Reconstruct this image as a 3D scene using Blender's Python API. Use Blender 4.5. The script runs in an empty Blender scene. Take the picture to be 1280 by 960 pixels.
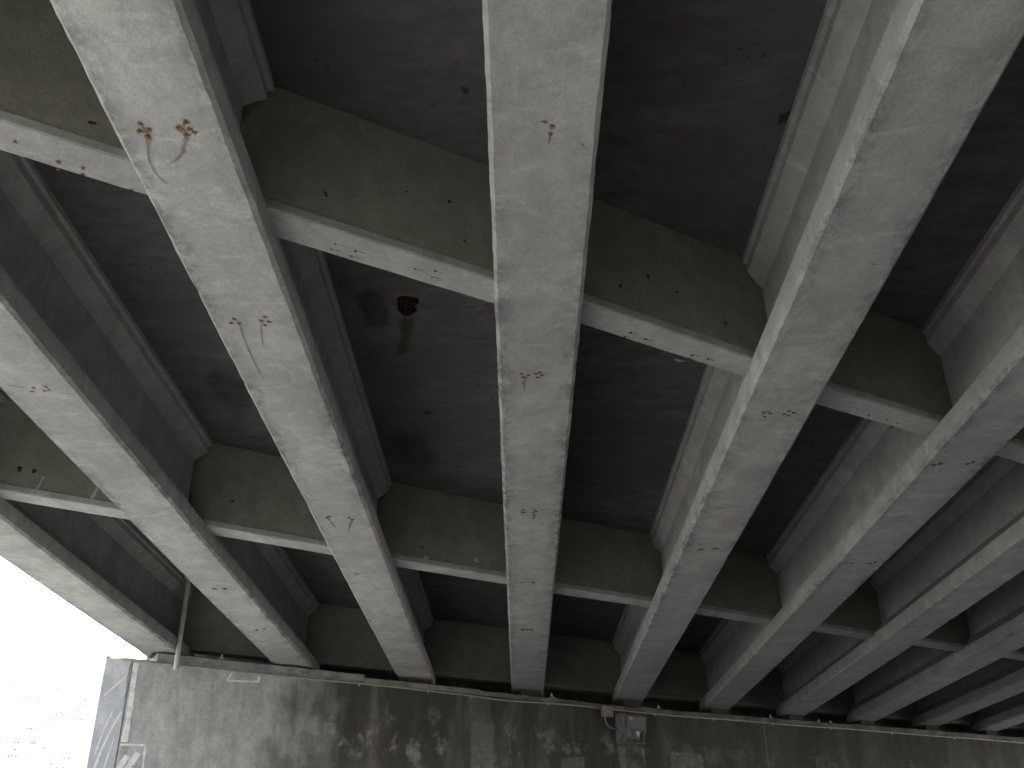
import bpy, math, random
from mathutils import Vector, Matrix
random.seed(7)
sc = bpy.context.scene
COL = sc.collection
R = math.radians

# ------------------------------------------------------------------ measured frame
H = 3.414            # girder soffit above the eye
SK = 0.5349          # skew of abutment and diaphragms
T = math.tan(SK); CS, SN = math.cos(SK), math.sin(SK)
SP = 1.78775
BX = [0.012, -0.052, -0.061, -0.001, 0.080, 0.085, 0.050, 0.020, -0.005, -0.02, 0, 0, 0]
NG = 12
GX = [0.1676 + (i - 3) * SP + BX[i] for i in range(NG)]
DZ = [0, 0, 0, 0, 0, 0, .03, .05, .08, .10, .12] + [.12] * 6
HW, CH = 0.2794, 0.025
GROUND = -1.6
def cam_z(y):
    t = (min(max(y, -2), 26) - 9) / 9
    return 0.0594 * t * t
DECK = 1.10

# ------------------------------------------------------------------ helpers
class MB:
    def __init__(s): s.v = []; s.f = []; s.m = []; s.fade = {}
    def add(s, vs, fs, mi=0):
        b = len(s.v); s.v += [tuple(v) for v in vs]
        for f in fs: s.f.append(tuple(b + i for i in f)); s.m.append(mi)
    def box(s, x0, x1, y0, y1, z0, z1, fn=None, mi=0):
        vs = [(x, y, z) for z in (z0, z1) for y in (y0, y1) for x in (x0, x1)]
        if fn: vs = [fn(*v) for v in vs]
        s.add(vs, [(0, 2, 3, 1), (4, 5, 7, 6), (0, 1, 5, 4), (2, 6, 7, 3), (0, 4, 6, 2), (1, 3, 7, 5)], mi)
    def bbox(s, x0, x1, y0, y1, z0, z1, b=.01, fn=None, mi=0):
        """box with chamfered edges"""
        vs = []; idx = {}
        def V(x, y, z):
            k = (round(x, 5), round(y, 5), round(z, 5))
            if k not in idx: idx[k] = len(vs); vs.append((x, y, z))
            return idx[k]
        X = (x0, x1); Y = (y0, y1); Z = (z0, z1); fs = []
        def px(i, j, k): return V(X[i], Y[j] + (b, -b)[j], Z[k] + (b, -b)[k])
        def py(i, j, k): return V(X[i] + (b, -b)[i], Y[j], Z[k] + (b, -b)[k])
        def pz(i, j, k): return V(X[i] + (b, -b)[i], Y[j] + (b, -b)[j], Z[k])
        for i in (0, 1): fs.append([px(i, 0, 0), px(i, 1, 0), px(i, 1, 1), px(i, 0, 1)])
        for j in (0, 1): fs.append([py(0, j, 0), py(1, j, 0), py(1, j, 1), py(0, j, 1)])
        for k in (0, 1): fs.append([pz(0, 0, k), pz(1, 0, k), pz(1, 1, k), pz(0, 1, k)])
        for i in (0, 1):
            for j in (0, 1):
                fs.append([px(i, j, 0), px(i, j, 1), py(i, j, 1), py(i, j, 0)])
                fs.append([px(i, 0, j), px(i, 1, j), pz(i, 1, j), pz(i, 0, j)])
                fs.append([py(0, i, j), py(1, i, j), pz(1, i, j), pz(0, i, j)])
                for k in (0, 1): fs.append([px(i, j, k), py(i, j, k), pz(i, j, k)])
        if fn: vs = [fn(*v) for v in vs]
        s.add(vs, fs, mi)
    def tube(s, pts, r, n=10, mi=0, caps=True):
        pts = [Vector(p) for p in pts]; base = len(s.v)
        for k, p in enumerate(pts):
            d = (pts[min(k + 1, len(pts) - 1)] - pts[max(k - 1, 0)]).normalized()
            a = d.cross(Vector((0, 0, 1)))
            if a.length < 1e-3: a = d.cross(Vector((1, 0, 0)))
            a.normalize(); b = d.cross(a)
            for q in range(n):
                t = 2 * math.pi * q / n
                s.v.append(tuple(p + a * (r * math.cos(t)) + b * (r * math.sin(t))))
        for k in range(len(pts) - 1):
            for q in range(n):
                s.f.append((base + k * n + q, base + k * n + (q + 1) % n, base + (k + 1) * n + (q + 1) % n, base + (k + 1) * n + q)); s.m.append(mi)
        if caps:
            s.f.append(tuple(base + q for q in range(n))); s.m.append(mi)
            s.f.append(tuple(base + (len(pts) - 1) * n + q for q in range(n))); s.m.append(mi)
    def build(s, name, mats, parent=None, loc=(0, 0, 0), rotz=0, smooth=False):
        me = bpy.data.meshes.new(name); me.from_pydata(s.v, [], s.f)
        if not isinstance(mats, (list, tuple)): mats = [mats]
        for m in mats: me.materials.append(m)
        for p, mi in zip(me.polygons, s.m):
            p.material_index = mi; p.use_smooth = smooth
        if s.fade:
            at = me.attributes.new('fade', 'FLOAT', 'POINT')
            for k in range(len(s.v)): at.data[k].value = s.fade.get(k, 1.)
        import bmesh
        bm = bmesh.new(); bm.from_mesh(me)
        bmesh.ops.recalc_face_normals(bm, faces=bm.faces); bm.to_mesh(me); bm.free()
        o = bpy.data.objects.new(name, me); COL.objects.link(o)
        o.location = loc; o.rotation_euler = (0, 0, rotz)
        if parent: o.parent = parent
        return o
def tag(o, label, cat, group=None, kind=None):
    if label: o['label'] = label
    if cat: o['category'] = cat
    if group: o['group'] = group
    if kind: o['kind'] = kind
    return o
def structure(o, label=None):
    o['kind'] = 'structure'
    if label: o['label'] = label
    return o
def empty(name, loc=(0, 0, 0), rotz=0):
    o = bpy.data.objects.new(name, None); COL.objects.link(o)
    o.empty_display_size = .3; o.location = loc; o.rotation_euler = (0, 0, rotz); return o

# ------------------------------------------------------------------ materials
class NT:
    def __init__(s, name):
        s.mat = bpy.data.materials.new(name); s.mat.use_nodes = True
        s.t = s.mat.node_tree; s.t.nodes.clear()
        s.out = s.n('ShaderNodeOutputMaterial'); s.b = s.n('ShaderNodeBsdfPrincipled')
        s.l(s.b.outputs[0], s.out.inputs[0])
    def n(s, k, **kw):
        x = s.t.nodes.new(k)
        for a, b in kw.items(): setattr(x, a, b)
        return x
    def l(s, a, b): s.t.links.new(a, b)
    def coord(s, scale=(1, 1, 1), rand=True, kind='Object'):
        c = s.n('ShaderNodeTexCoord').outputs[kind]
        if rand:
            oi = s.n('ShaderNodeObjectInfo'); mu = s.n('ShaderNodeMath', operation='MULTIPLY'); mu.inputs[1].default_value = 53.0
            s.l(oi.outputs['Random'], mu.inputs[0])
            ad = s.n('ShaderNodeVectorMath', operation='ADD'); s.l(c, ad.inputs[0]); s.l(mu.outputs[0], ad.inputs[1]); c = ad.outputs[0]
        mp = s.n('ShaderNodeMapping'); mp.inputs['Scale'].default_value = scale; s.l(c, mp.inputs[0]); return mp.outputs[0]
    def noise(s, scale, detail=5, rough=.6, sc=(1, 1, 1), lo=.35, hi=.65, dist=0, rand=True):
        x = s.n('ShaderNodeTexNoise'); x.inputs['Scale'].default_value = scale; x.inputs['Detail'].default_value = detail
        x.inputs['Roughness'].default_value = rough; x.inputs['Distortion'].default_value = dist
        s.l(s.coord(sc, rand), x.inputs['Vector'])
        return s.ramp(x.outputs['Fac'], lo, hi)
    def ramp(s, v, lo, hi, a=0., b=1.):
        m = s.n('ShaderNodeMapRange'); m.inputs[1].default_value = lo; m.inputs[2].default_value = hi
        m.inputs[3].default_value = a; m.inputs[4].default_value = b; m.interpolation_type = 'SMOOTHSTEP' if lo < hi else 'LINEAR'
        s.l(v, m.inputs[0]); return m.outputs[0]
    def lin(s, v, lo, hi, a=0., b=1.):
        m = s.n('ShaderNodeMapRange'); m.inputs[1].default_value = lo; m.inputs[2].default_value = hi
        m.inputs[3].default_value = a; m.inputs[4].default_value = b; s.l(v, m.inputs[0]); return m.outputs[0]
    def math(s, op, a, b=None):
        m = s.n('ShaderNodeMath', operation=op)
        for i, x in enumerate((a, b)):
            if x is None: continue
            if isinstance(x, (int, float)): m.inputs[i].default_value = x
            else: s.l(x, m.inputs[i])
        return m.outputs[0]
    def mix(s, f, a, b, mode='MIX'):
        m = s.n('ShaderNodeMix', data_type='RGBA', blend_type=mode)
        for i, x in ((0, f), (6, a), (7, b)):
            if isinstance(x, (int, float)): m.inputs[i].default_value = x
            elif isinstance(x, tuple): m.inputs[i].default_value = (*x, 1)
            else: s.l(x, m.inputs[i])
        return m.outputs[2]
    def xyz(s):
        q = s.n('ShaderNodeSeparateXYZ'); s.l(s.n('ShaderNodeTexCoord').outputs['Object'], q.inputs[0]); return q.outputs
    def fin(s, col, rough=.85, bump=None, bd=.004, bs=.5, spec=.25):
        if isinstance(col, tuple): s.b.inputs['Base Color'].default_value = (*col, 1)
        else: s.l(col, s.b.inputs['Base Color'])
        if isinstance(rough, (int, float)): s.b.inputs['Roughness'].default_value = rough
        else: s.l(rough, s.b.inputs['Roughness'])
        s.b.inputs['Specular IOR Level'].default_value = spec
        if bump is not None:
            b = s.n('ShaderNodeBump'); b.inputs['Distance'].default_value = bd; b.inputs['Strength'].default_value = bs
            s.l(bump, b.inputs['Height']); s.l(b.outputs[0], s.b.inputs['Normal'])
        return s.mat
def pores(m, scale=16, size=.10, sc=(1, 1, 1), keep=.35):
    v = m.n('ShaderNodeTexVoronoi'); v.inputs['Scale'].default_value = scale; m.l(m.coord(sc), v.inputs['Vector'])
    d = m.ramp(v.outputs['Distance'], size * .5, size, 1, 0)
    d = m.lin(v.outputs['Distance'], size * .5, size, 1, 0)
    q = m.n('ShaderNodeSeparateColor'); m.l(v.outputs['Color'], q.inputs[0])
    return m.math('MULTIPLY', d, m.math('LESS_THAN', q.outputs[0], keep))

def mat_girder():
    m = NT('girder_concrete')
    big = m.noise(.55, 4, .62, (2.2, .8, 1.5)); mid = m.noise(3.5, 5, .72, (1, .8, 1), .3, .7, .4)
    col = m.mix(mid, (.27, .275, .260), (.41, .417, .396))
    col = m.mix(m.math('MULTIPLY', big, .55), col, (.235, .235, .232))
    # pale cloudy wisps running across the soffit
    wisp = m.noise(1.6, 5, .7, (1.2, 3.0, 1), .52, .74, 1.2); col = m.mix(m.math('MULTIPLY', wisp, .6), col, (.50, .51, .49))
    # grime with its own ragged outline along both arrises
    ax = m.math('ABSOLUTE', m.xyz()[0])
    e = m.lin(ax, .13, .285, 0, 1); g = m.noise(7.5, 5, .8, (1.1, .6, 1), .42, .6, .4)
    e2 = m.noise(.35, 3, .5, (1, .7, 1), .4, .62)
    em = m.math('MULTIPLY', m.math('MULTIPLY', e, g), m.math('ADD', m.math('MULTIPLY', e2, .75), .25))
    em = m.math('MULTIPLY', em, m.lin(m.xyz()[2], .018, .05, 1, .12)); col = m.mix(em, col, (.085, .082, .085))
    # faint pinkish/brown damp bands
    br = m.noise(.9, 5, .6, (.6, 2.4, 1), .6, .78); col = m.mix(m.math('MULTIPLY', br, .30), col, (.33, .25, .20))
    # hairline water marks
    wm = m.n('ShaderNodeTexNoise'); wm.inputs['Scale'].default_value = 1.7; wm.inputs['Detail'].default_value = 4; wm.inputs['Distortion'].default_value = .8
    m.l(m.coord((1, .8, 1)), wm.inputs['Vector'])
    ln = m.math('ABSOLUTE', m.math('SUBTRACT', wm.outputs['Fac'], .5)); ln = m.lin(ln, 0, .012, 1, 0)
    col = m.mix(m.math('MULTIPLY', ln, .22), col, (.16, .15, .14))
    p = pores(m, 13, .08, keep=.14); col = m.mix(m.math('MULTIPLY', p, .6), col, (.09, .085, .08))
    sp = m.noise(60, 3, .8, (1, 1, 1), .35, .65); col = m.mix(m.math('MULTIPLY', sp, .28), col, (.17, .17, .17))
    ch = m.noise(22, 5, .8, (1, .7, 1), .66, .74); col = m.mix(m.math('MULTIPLY', ch, .5), col, (.66, .66, .64))
    oi = m.n('ShaderNodeObjectInfo'); hv = m.n('ShaderNodeHueSaturation'); m.l(m.lin(oi.outputs['Random'], 0, 1, .88, 1.10), hv.inputs['Value']); m.l(col, hv.inputs['Color']); col = hv.outputs[0]
    h = m.noise(14, 4, .75, lo=.2, hi=.8)
    return m.fin(col, .88, h, .005, .6)
def mat_diaphragm():  # olive is its own hue; the darkness also stands in for shade
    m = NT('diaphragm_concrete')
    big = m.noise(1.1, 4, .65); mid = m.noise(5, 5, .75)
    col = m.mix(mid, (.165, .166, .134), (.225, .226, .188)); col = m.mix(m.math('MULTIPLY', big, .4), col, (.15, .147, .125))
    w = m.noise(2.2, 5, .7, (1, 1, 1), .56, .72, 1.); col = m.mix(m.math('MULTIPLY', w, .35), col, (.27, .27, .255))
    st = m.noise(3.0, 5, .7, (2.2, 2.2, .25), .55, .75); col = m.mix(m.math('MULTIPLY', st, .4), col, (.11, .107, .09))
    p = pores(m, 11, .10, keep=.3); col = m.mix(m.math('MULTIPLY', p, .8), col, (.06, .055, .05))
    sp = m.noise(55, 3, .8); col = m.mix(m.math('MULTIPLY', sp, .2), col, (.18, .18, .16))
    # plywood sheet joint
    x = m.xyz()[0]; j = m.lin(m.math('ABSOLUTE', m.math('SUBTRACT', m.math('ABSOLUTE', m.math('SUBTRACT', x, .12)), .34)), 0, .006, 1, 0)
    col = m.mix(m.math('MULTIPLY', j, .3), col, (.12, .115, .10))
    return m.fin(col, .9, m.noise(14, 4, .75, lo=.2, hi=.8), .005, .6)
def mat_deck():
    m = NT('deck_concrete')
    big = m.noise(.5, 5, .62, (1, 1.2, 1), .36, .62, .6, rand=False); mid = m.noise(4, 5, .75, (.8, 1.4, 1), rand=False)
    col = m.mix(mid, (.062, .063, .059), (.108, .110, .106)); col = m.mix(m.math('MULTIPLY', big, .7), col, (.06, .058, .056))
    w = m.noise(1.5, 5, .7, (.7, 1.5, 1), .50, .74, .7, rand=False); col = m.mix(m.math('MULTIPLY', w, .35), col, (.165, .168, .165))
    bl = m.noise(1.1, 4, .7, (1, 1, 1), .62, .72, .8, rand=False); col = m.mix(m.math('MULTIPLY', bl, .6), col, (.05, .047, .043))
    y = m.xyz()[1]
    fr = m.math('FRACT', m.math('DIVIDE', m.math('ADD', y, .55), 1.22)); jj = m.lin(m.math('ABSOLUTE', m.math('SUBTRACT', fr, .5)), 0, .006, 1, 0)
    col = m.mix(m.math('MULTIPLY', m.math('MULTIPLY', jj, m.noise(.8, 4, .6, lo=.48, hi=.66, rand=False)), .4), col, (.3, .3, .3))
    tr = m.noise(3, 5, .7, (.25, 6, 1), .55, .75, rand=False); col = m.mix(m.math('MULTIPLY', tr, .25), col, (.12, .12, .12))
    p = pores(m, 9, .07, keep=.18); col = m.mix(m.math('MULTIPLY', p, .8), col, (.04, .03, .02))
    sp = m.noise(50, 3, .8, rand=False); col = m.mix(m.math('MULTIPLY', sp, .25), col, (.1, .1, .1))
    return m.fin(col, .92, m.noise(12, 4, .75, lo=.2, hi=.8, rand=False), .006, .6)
def mat_abutment():
    """local x along the wall (0 abreast of the camera), z up"""
    m = NT('abutment_concrete'); X, Y, Z = m.xyz()
    mid = m.noise(3.2, 5, .75, (1, 1, .8), rand=False); fine = m.noise(14, 4, .8, rand=False)
    col = m.mix(mid, (.38, .385, .375), (.52, .525, .51)); col = m.mix(m.math('MULTIPLY', fine, .25), col, (.24, .24, .23))
    # run-off staining: vertical tongues, widening to the right of the wall
    st = m.noise(1.25, 5, .68, (1, 1, .16), .36, .60, .3, rand=False); st2 = m.noise(4.5, 4, .7, (1, 1, .22), .40, .62, rand=False)
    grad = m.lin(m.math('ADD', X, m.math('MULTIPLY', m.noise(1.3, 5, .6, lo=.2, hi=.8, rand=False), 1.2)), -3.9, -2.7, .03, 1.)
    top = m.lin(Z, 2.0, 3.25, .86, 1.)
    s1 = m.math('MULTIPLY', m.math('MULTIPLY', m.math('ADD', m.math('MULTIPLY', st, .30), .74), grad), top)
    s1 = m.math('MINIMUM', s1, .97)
    right = m.lin(X, -1.5, 3.5, 0, .6); s1 = m.math('ADD', s1, m.math('MULTIPLY', m.math('SUBTRACT', 1., s1), right)); col = m.mix(s1, col, (.052, .047, .039)); col = m.mix(m.math('MULTIPLY', m.math('MULTIPLY', st2, .5), m.lin(grad, 0, 1, .35, 1)), col, (.085, .08, .07))  # stain deepened to the right, also standing in for light falling off
    # lime bloom in a ragged band below the construction joint
    bz = m.lin(m.math('ABSOLUTE', m.math('SUBTRACT', Z, 2.45)), .15, .62, 1, 0)
    ef = m.noise(2.3, 5, .7, (1, 1, .9), .50, .66, .2, rand=False); efm = m.math('MULTIPLY', m.math('MULTIPLY', ef, bz), m.lin(X, -1.0, 3.5, 1, .3))
    col = m.mix(m.math('MULTIPLY', efm, .85), col, (.33, .335, .315))
    br = m.noise(2.2, 4, .7, (1, 1, .3), .56, .7, rand=False); col = m.mix(m.math('MULTIPLY', br, .35), col, (.10, .07, .045))
    jz = m.lin(m.math('ABSOLUTE', m.math('SUBTRACT', Z, 2.72)), 0, .012, 1, 0); col = m.mix(m.math('MULTIPLY', m.math('MULTIPLY', jz, fine), .12), col, (.4, .4, .38))
    jx = m.lin(m.math('ABSOLUTE', m.math('SUBTRACT', X, 5.56)), 0, .02, 1, 0); col = m.mix(m.math('MULTIPLY', jx, .6), col, (.30, .27, .22))
    p = pores(m, 8, .08, keep=.2); col = m.mix(m.math('MULTIPLY', p, .7), col, (.05, .05, .045))
    return m.fin(col, .9, m.noise(10, 4, .75, lo=.2, hi=.8, rand=False), .008, .7)
def mat_ledge():
    m = NT('ledge_concrete'); mid = m.noise(6, 5, .75, (.5, 1, 1))
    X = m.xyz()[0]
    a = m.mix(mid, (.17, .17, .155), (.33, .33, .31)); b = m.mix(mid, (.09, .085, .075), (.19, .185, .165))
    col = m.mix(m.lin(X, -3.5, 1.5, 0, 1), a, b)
    return m.fin(col, .9, mid, .005, .5)
def mat_end_block():
    m = NT('edge_lit_concrete'); a = m.noise(2.2, 4, .65); b = m.noise(9, 4, .7)
    return m.fin(m.mix(m.math('MULTIPLY', b, .4), m.mix(a, (.46, .485, .51), (.60, .62, .64)), (.40, .42, .45)), .9, b, .006, .6)  # brightness of the wall's open end put into the base colour
def simple(name, c, rough=.6, metal=0, var=.25, scale=12):
    m = NT(name); n = m.noise(scale, 5, .7)
    m.b.inputs['Metallic'].default_value = metal
    return m.fin(m.mix(m.math('MULTIPLY', n, var * 2), c, tuple(x * .55 for x in c)), rough, n, .002, .3)
def stain(name, c1, c2, alpha, scale=30, lo=.35, hi=.6):
    m = NT(name); n = m.noise(scale, 5, .7); col = m.mix(n, c1, c2); m.fin(col, .95)
    tr = m.n('ShaderNodeBsdfTransparent'); mx = m.n('ShaderNodeMixShader')
    at = m.n('ShaderNodeAttribute', attribute_name='fade'); na = m.noise(scale * .8, 4, .7, lo=.3, hi=.7)
    fa = m.lin(m.math('ADD', at.outputs['Fac'], m.math('MULTIPLY', na, .6)), .45, 1.15)
    a = m.math('MULTIPLY', fa, alpha)
    m.l(a, mx.inputs[0]); m.l(tr.outputs[0], mx.inputs[1]); m.l(m.b.outputs[0], mx.inputs[2]); m.l(mx.outputs[0], m.out.inputs[0])
    return m.mat
M = dict(girder=mat_girder(), wing=mat_end_block(), dia=mat_diaphragm(), deck=mat_deck(), abut=mat_abutment(), ledge=mat_ledge(),
    rust=stain('rust', (.15, .068, .034), (.08, .042, .025), .9, 60, .1, .3),
    rust_soft=stain('rust_wash', (.26, .16, .10), (.22, .15, .10), .55, 40),
    drip=stain('rust_runoff', (.25, .22, .17), (.19, .17, .13), .5, 18),
    dark=stain('dark_pit', (.03, .027, .022), (.05, .03, .02), 1.0, 40, .1, .3),
    soot=stain('damp_patch', (.045, .043, .04), (.06, .058, .055), .4, 6),
    grout=stain('grout_smear', (.50, .51, .50), (.40, .40, .39), .7, 16),
    white=stain('white_paint', (.82, .83, .84), (.66, .67, .69), .95, 10, .25, .5),
    cover=stain('pale_coverup_paint', (.34, .35, .34), (.24, .24, .23), .5, 9, .4, .62),
    red=stain('red_crayon', (.45, .07, .06), (.4, .1, .09), .6, 60),
    pipe=simple('pipe_plastic', (.50, .49, .46), .5), conduit=simple('conduit_metal', (.42, .40, .34), .45, .3),
    box=simple('box_metal', (.27, .24, .205), .55, .1), lamp=simple('lamp_housing', (.20, .205, .20), .6, .1, .4, 30),
    wire=simple('grey_wire', (.30, .31, .31), .5), rubber=simple('bearing_rubber', (.06, .06, .06), .8),
    bolt=simple('galvanised_bolt', (.50, .52, .55), .4, .5), yellow=simple('yellow_label', (.70, .48, .05), .6),
    rebar=simple('rusted_steel', (.055, .024, .015), .9, .1, .4, 60), shade=simple('dark_lamp_lens', (.06, .07, .09), .2))
def mat_lens():
    m = NT('lamp_glass'); m.fin((.22, .23, .24), .15); m.b.inputs['Transmission Weight'].default_value = .35; m.b.inputs['Specular IOR Level'].default_value = .8; return m.mat
M['lens'] = mat_lens()

# ------------------------------------------------------------------ decals that lie on a real face
def blob(mb, f, u, v, r, n=10, asp=1., soft=1.45):
    """rust or dirt spot: solid middle, edge fading into the concrete"""
    ph = random.random() * 6; b = len(mb.v); mb.v.append(tuple(f(u, v))); q = [random.uniform(.55, 1.3) if n < 12 else random.uniform(.85, 1.12) for _ in range(n)]; asp = asp * random.uniform(.7, 1.35)
    for rr, fd in ((.75, 1.), (soft, 0.)):
        for k in range(n):
            t = 2 * math.pi * k / n; d = r * rr * q[k]
            mb.fade[len(mb.v)] = fd; mb.v.append(tuple(f(u + d * math.cos(t + ph), v + d * asp * math.sin(t + ph))))
    for k in range(n):
        k2 = (k + 1) % n; mb.f.append((b, b + 1 + k, b + 1 + k2)); mb.f.append((b + 1 + k, b + 1 + n + k, b + 1 + n + k2, b + 1 + k2)); mb.m += [0, 0]
def ribbon(mb, f, pts, w0, w1, jit=.25, hard=False):
    P = [Vector((a, b)) for a, b in pts]; Q = []
    for a, b in zip(P, P[1:]):
        k = max(2, int((b - a).length / .03))
        for i in range(k): Q.append(a.lerp(b, i / k))
    Q.append(P[-1]); n = len(Q)
    for _ in range(4): Q = [Q[0]] + [(Q[i - 1] + Q[i] * 2 + Q[i + 1]) / 4 for i in range(1, n - 1)] + [Q[-1]]
    b0 = len(mb.v)
    for i, q in enumerate(Q):
        d = (Q[min(i + 1, n - 1)] - Q[max(i - 1, 0)]).normalized(); nn = Vector((-d.y, d.x))
        w = (w0 + (w1 - w0) * i / (n - 1)) * random.uniform(1 - jit, 1 + jit) / 2
        e = 1. if hard else min(1., (n - 1 - i) / (.3 * n)) * (0.0 if i == 0 else 1)
        cols = ((-1, .55 * e), (-.62, e), (.62, e), (1, .55 * e)) if hard else ((-1.5, 0), (-.35, e), (.35, e), (1.5, 0))
        for k, fd in cols: mb.fade[len(mb.v)] = fd; mb.v.append(tuple(f(*(q + nn * w * k))))
    for i in range(n - 1):
        for k in range(3): a = b0 + i * 4 + k; mb.f.append((a, a + 1, a + 5, a + 4)); mb.m.append(0)
def poly(mb, f, pts, jit=.0, step=.05, edge=.06):
    out = []
    for (a, b), (c, d) in zip(pts, pts[1:] + pts[:1]):
        L = math.hypot(c - a, d - b); k = max(1, int(L / step))
        for i in range(k): out.append((a + (c - a) * i / k + random.uniform(-jit, jit), b + (d - b) * i / k + random.uniform(-jit, jit)))
    n = len(out); cx = sum(p[0] for p in out) / n; cy = sum(p[1] for p in out) / n; b0 = len(mb.v)
    mb.v.append(tuple(f(cx, cy)))
    for g, fd in ((1 - edge * 2, 1.), (1., 0.)):
        for x, y in out: mb.fade[len(mb.v)] = fd; mb.v.append(tuple(f(cx + (x - cx) * g, cy + (y - cy) * g)))
    for k in range(n):
        k2 = (k + 1) % n; mb.f.append((b0, b0 + 1 + k, b0 + 1 + k2)); mb.f.append((b0 + 1 + k, b0 + 1 + n + k, b0 + 1 + n + k2, b0 + 1 + k2)); mb.m += [0, 0]
def spots(name, mat, parent, f, pts, r, n=10, asp=1.):
    for p in pts:
        mb = MB(); blob(mb, f, p[0], p[1], r if not isinstance(r, tuple) else random.uniform(*r), n, asp); mb.build(name, mat, parent)
def lines(name, mat, parent, f, lst, jit=.25, hard=False):
    for pts, w0, w1 in lst:
        mb = MB(); ribbon(mb, f, pts, w0, w1, jit, hard); mb.build(name, mat, parent)

# ------------------------------------------------------------------ girders
PROF = [(HW - CH, 0), (HW, CH), (HW, .178), (.0889, .368), (.0889, .86), (.2032, .975), (.2032, 1.045), (.235, 1.05), (.235, DECK + .03)]
PROF = [(-x, z) for x, z in reversed(PROF)] + PROF
ENDY = 17.74
NAMES = [
 'outermost concrete girder at the left, its outer edge bright against the white sky',
 'second concrete girder from the left, beside the hanging drain pipe at its far end',
 'broad pale girder left of the middle one, two long brown rust runs on its soffit',
 'central concrete girder running straight up the picture with grimy soffit edges',
 'girder right of the central one, meeting the wall just above the wall lamp',
 'second girder right of the central one, ending on the wall right of the lamp',
 'third girder right of the central one, its end fourth from last on the wall',
 'fourth girder right of the central one, two pale grout marks close together',
 'fifth girder right of the central one, last but one on the wall',
 'girder farthest right, a short end showing in the lower right corner',
 'tenth concrete girder counted from the open left edge of the bridge'] + ['%s concrete girder counted from the open left edge of the bridge' % k for k in ('eleventh', 'twelfth', 'thirteenth', 'fourteenth', 'fifteenth')]
def make_girder(i):
    rnd = random.Random(100 + i); mb = MB(); n = len(PROF); ys = []
    y0 = -13.5 + GX[i] * T * .0; y1 = ENDY + .3 + GX[i] * T
    y = y0
    while y < y1 - .4: ys.append(y); y += .6 if y < 1.5 or i > 9 else .06
    ys.append(y1)
    wob = [0.] * n
    for k, y in enumerate(ys):
        for q, (x, z) in enumerate(PROF):
            jx = jz = 0
            if abs(x) > .24 and z < .05:           # worn arris
                wob[q] = .55 * wob[q] + rnd.gauss(0, .0016); a = wob[q] + (abs(rnd.gauss(0, .006)) if rnd.random() < .04 else 0)
                jx = -math.copysign(1, x) * a; jz = abs(a) * .6
            # skewed end cut
            yy = y + (x * T if k == len(ys) - 1 else 0)
            mb.v.append((x + jx, yy, z + jz + cam_z(y)))
    for k in range(len(ys) - 1):
        for q in range(n - 1):
            mb.f.append((k * n + q, k * n + q + 1, (k + 1) * n + q + 1, (k + 1) * n + q)); mb.m.append(0)
        mb.f.append((k * n + n - 1, k * n, (k + 1) * n, (k + 1) * n + n - 1)); mb.m.append(0)
    mb.f.append(tuple(range(n))); mb.m.append(0)
    mb.f.append(tuple((len(ys) - 1) * n + q for q in range(n))); mb.m.append(0)
    o = mb.build('bridge_girder', M['girder'], None, (GX[i], 0, H + DZ[i]))
    tag(o, NAMES[i], 'bridge girder', 'parallel concrete bridge girders')
    return o
G = [make_girder(i) for i in range(NG)]
def soff(i): return lambda X, Y: (X - GX[i], Y, cam_z(Y) - .0025)
def dots(i, pts, r=.013, mat='rust', halo=True):
    f = soff(i)
    if halo: spots('rust_halo', M['rust_soft'], G[i], lambda a, b: tuple(Vector(f(a, b)) + Vector((0, 0, .0012))), [(p[0], p[1] + .006) for p in pts], r * 1.3)
    spots('rust_spot', M[mat], G[i], f, pts, r * .78)
def drip(i, pts, w0=.022, w1=.010, mat='drip'):
    mb = MB(); ribbon(mb, soff(i), pts, w0, w1); mb.build('rust_streak', M[mat], G[i])
dots(2, [(-1.806, 3.637), (-1.827, 3.684), (-1.774, 3.678), (-1.798, 3.727)], .014)
dots(2, [(-1.581, 3.63), (-1.623, 3.669), (-1.573, 3.677), (-1.603, 3.715), (-1.560, 3.700)], .015)
lines('rust_streak', M['rust_soft'], G[2], soff(2), [([(-1.806, 3.637), (-1.790, 3.690), (-1.798, 3.727)], .018, .016), ([(-1.827, 3.684), (-1.798, 3.727), (-1.774, 3.678)], .014, .014), ([(-1.581, 3.63), (-1.623, 3.669), (-1.603, 3.715), (-1.573, 3.677)], .014, .015)], hard=True)
drip(2, [(-1.801, 3.734), (-1.838, 3.85), (-1.853, 3.92), (-1.859, 4.0), (-1.825, 4.064), (-1.79, 4.13)], .026, .010)
drip(2, [(-1.61, 3.73), (-1.640, 3.80), (-1.654, 3.85), (-1.707, 3.904), (-1.788, 3.948)], .026, .012)
dots(2, [(-1.799, 5.409), (-1.83, 5.458), (-1.779, 5.46)], .012); dots(2, [(-1.592, 5.393), (-1.632, 5.434), (-1.582, 5.447), (-1.615, 5.49)], .013)
mb = MB(); ribbon(mb, soff(2), [(-1.799, 5.409), (-1.779, 5.46)], .012, .012); mb.build('rust_spot', M['rust_soft'], G[2])
drip(2, [(-1.779, 5.48), (-1.793, 5.62), (-1.801, 5.872), (-1.798, 6.125), (-1.767, 6.31)], .018, .012)
drip(2, [(-1.635, 5.457), (-1.67, 5.624), (-1.695, 5.799)], .012, .008)
dots(2, [(-1.811, 8.993), (-1.79, 8.96)], .016, 'dark'); dots(2, [(-1.606, 9.001), (-1.58, 9.048)], .015)
drip(2, [(-1.808, 9.009), (-1.793, 9.149), (-1.775, 9.341)], .028, .02); drip(2, [(-1.583, 9.064), (-1.633, 9.218), (-1.679, 9.477)], .026, .012)
dots(2, [(-1.802, 10.775), (-1.777, 10.776)], .014)
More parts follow.
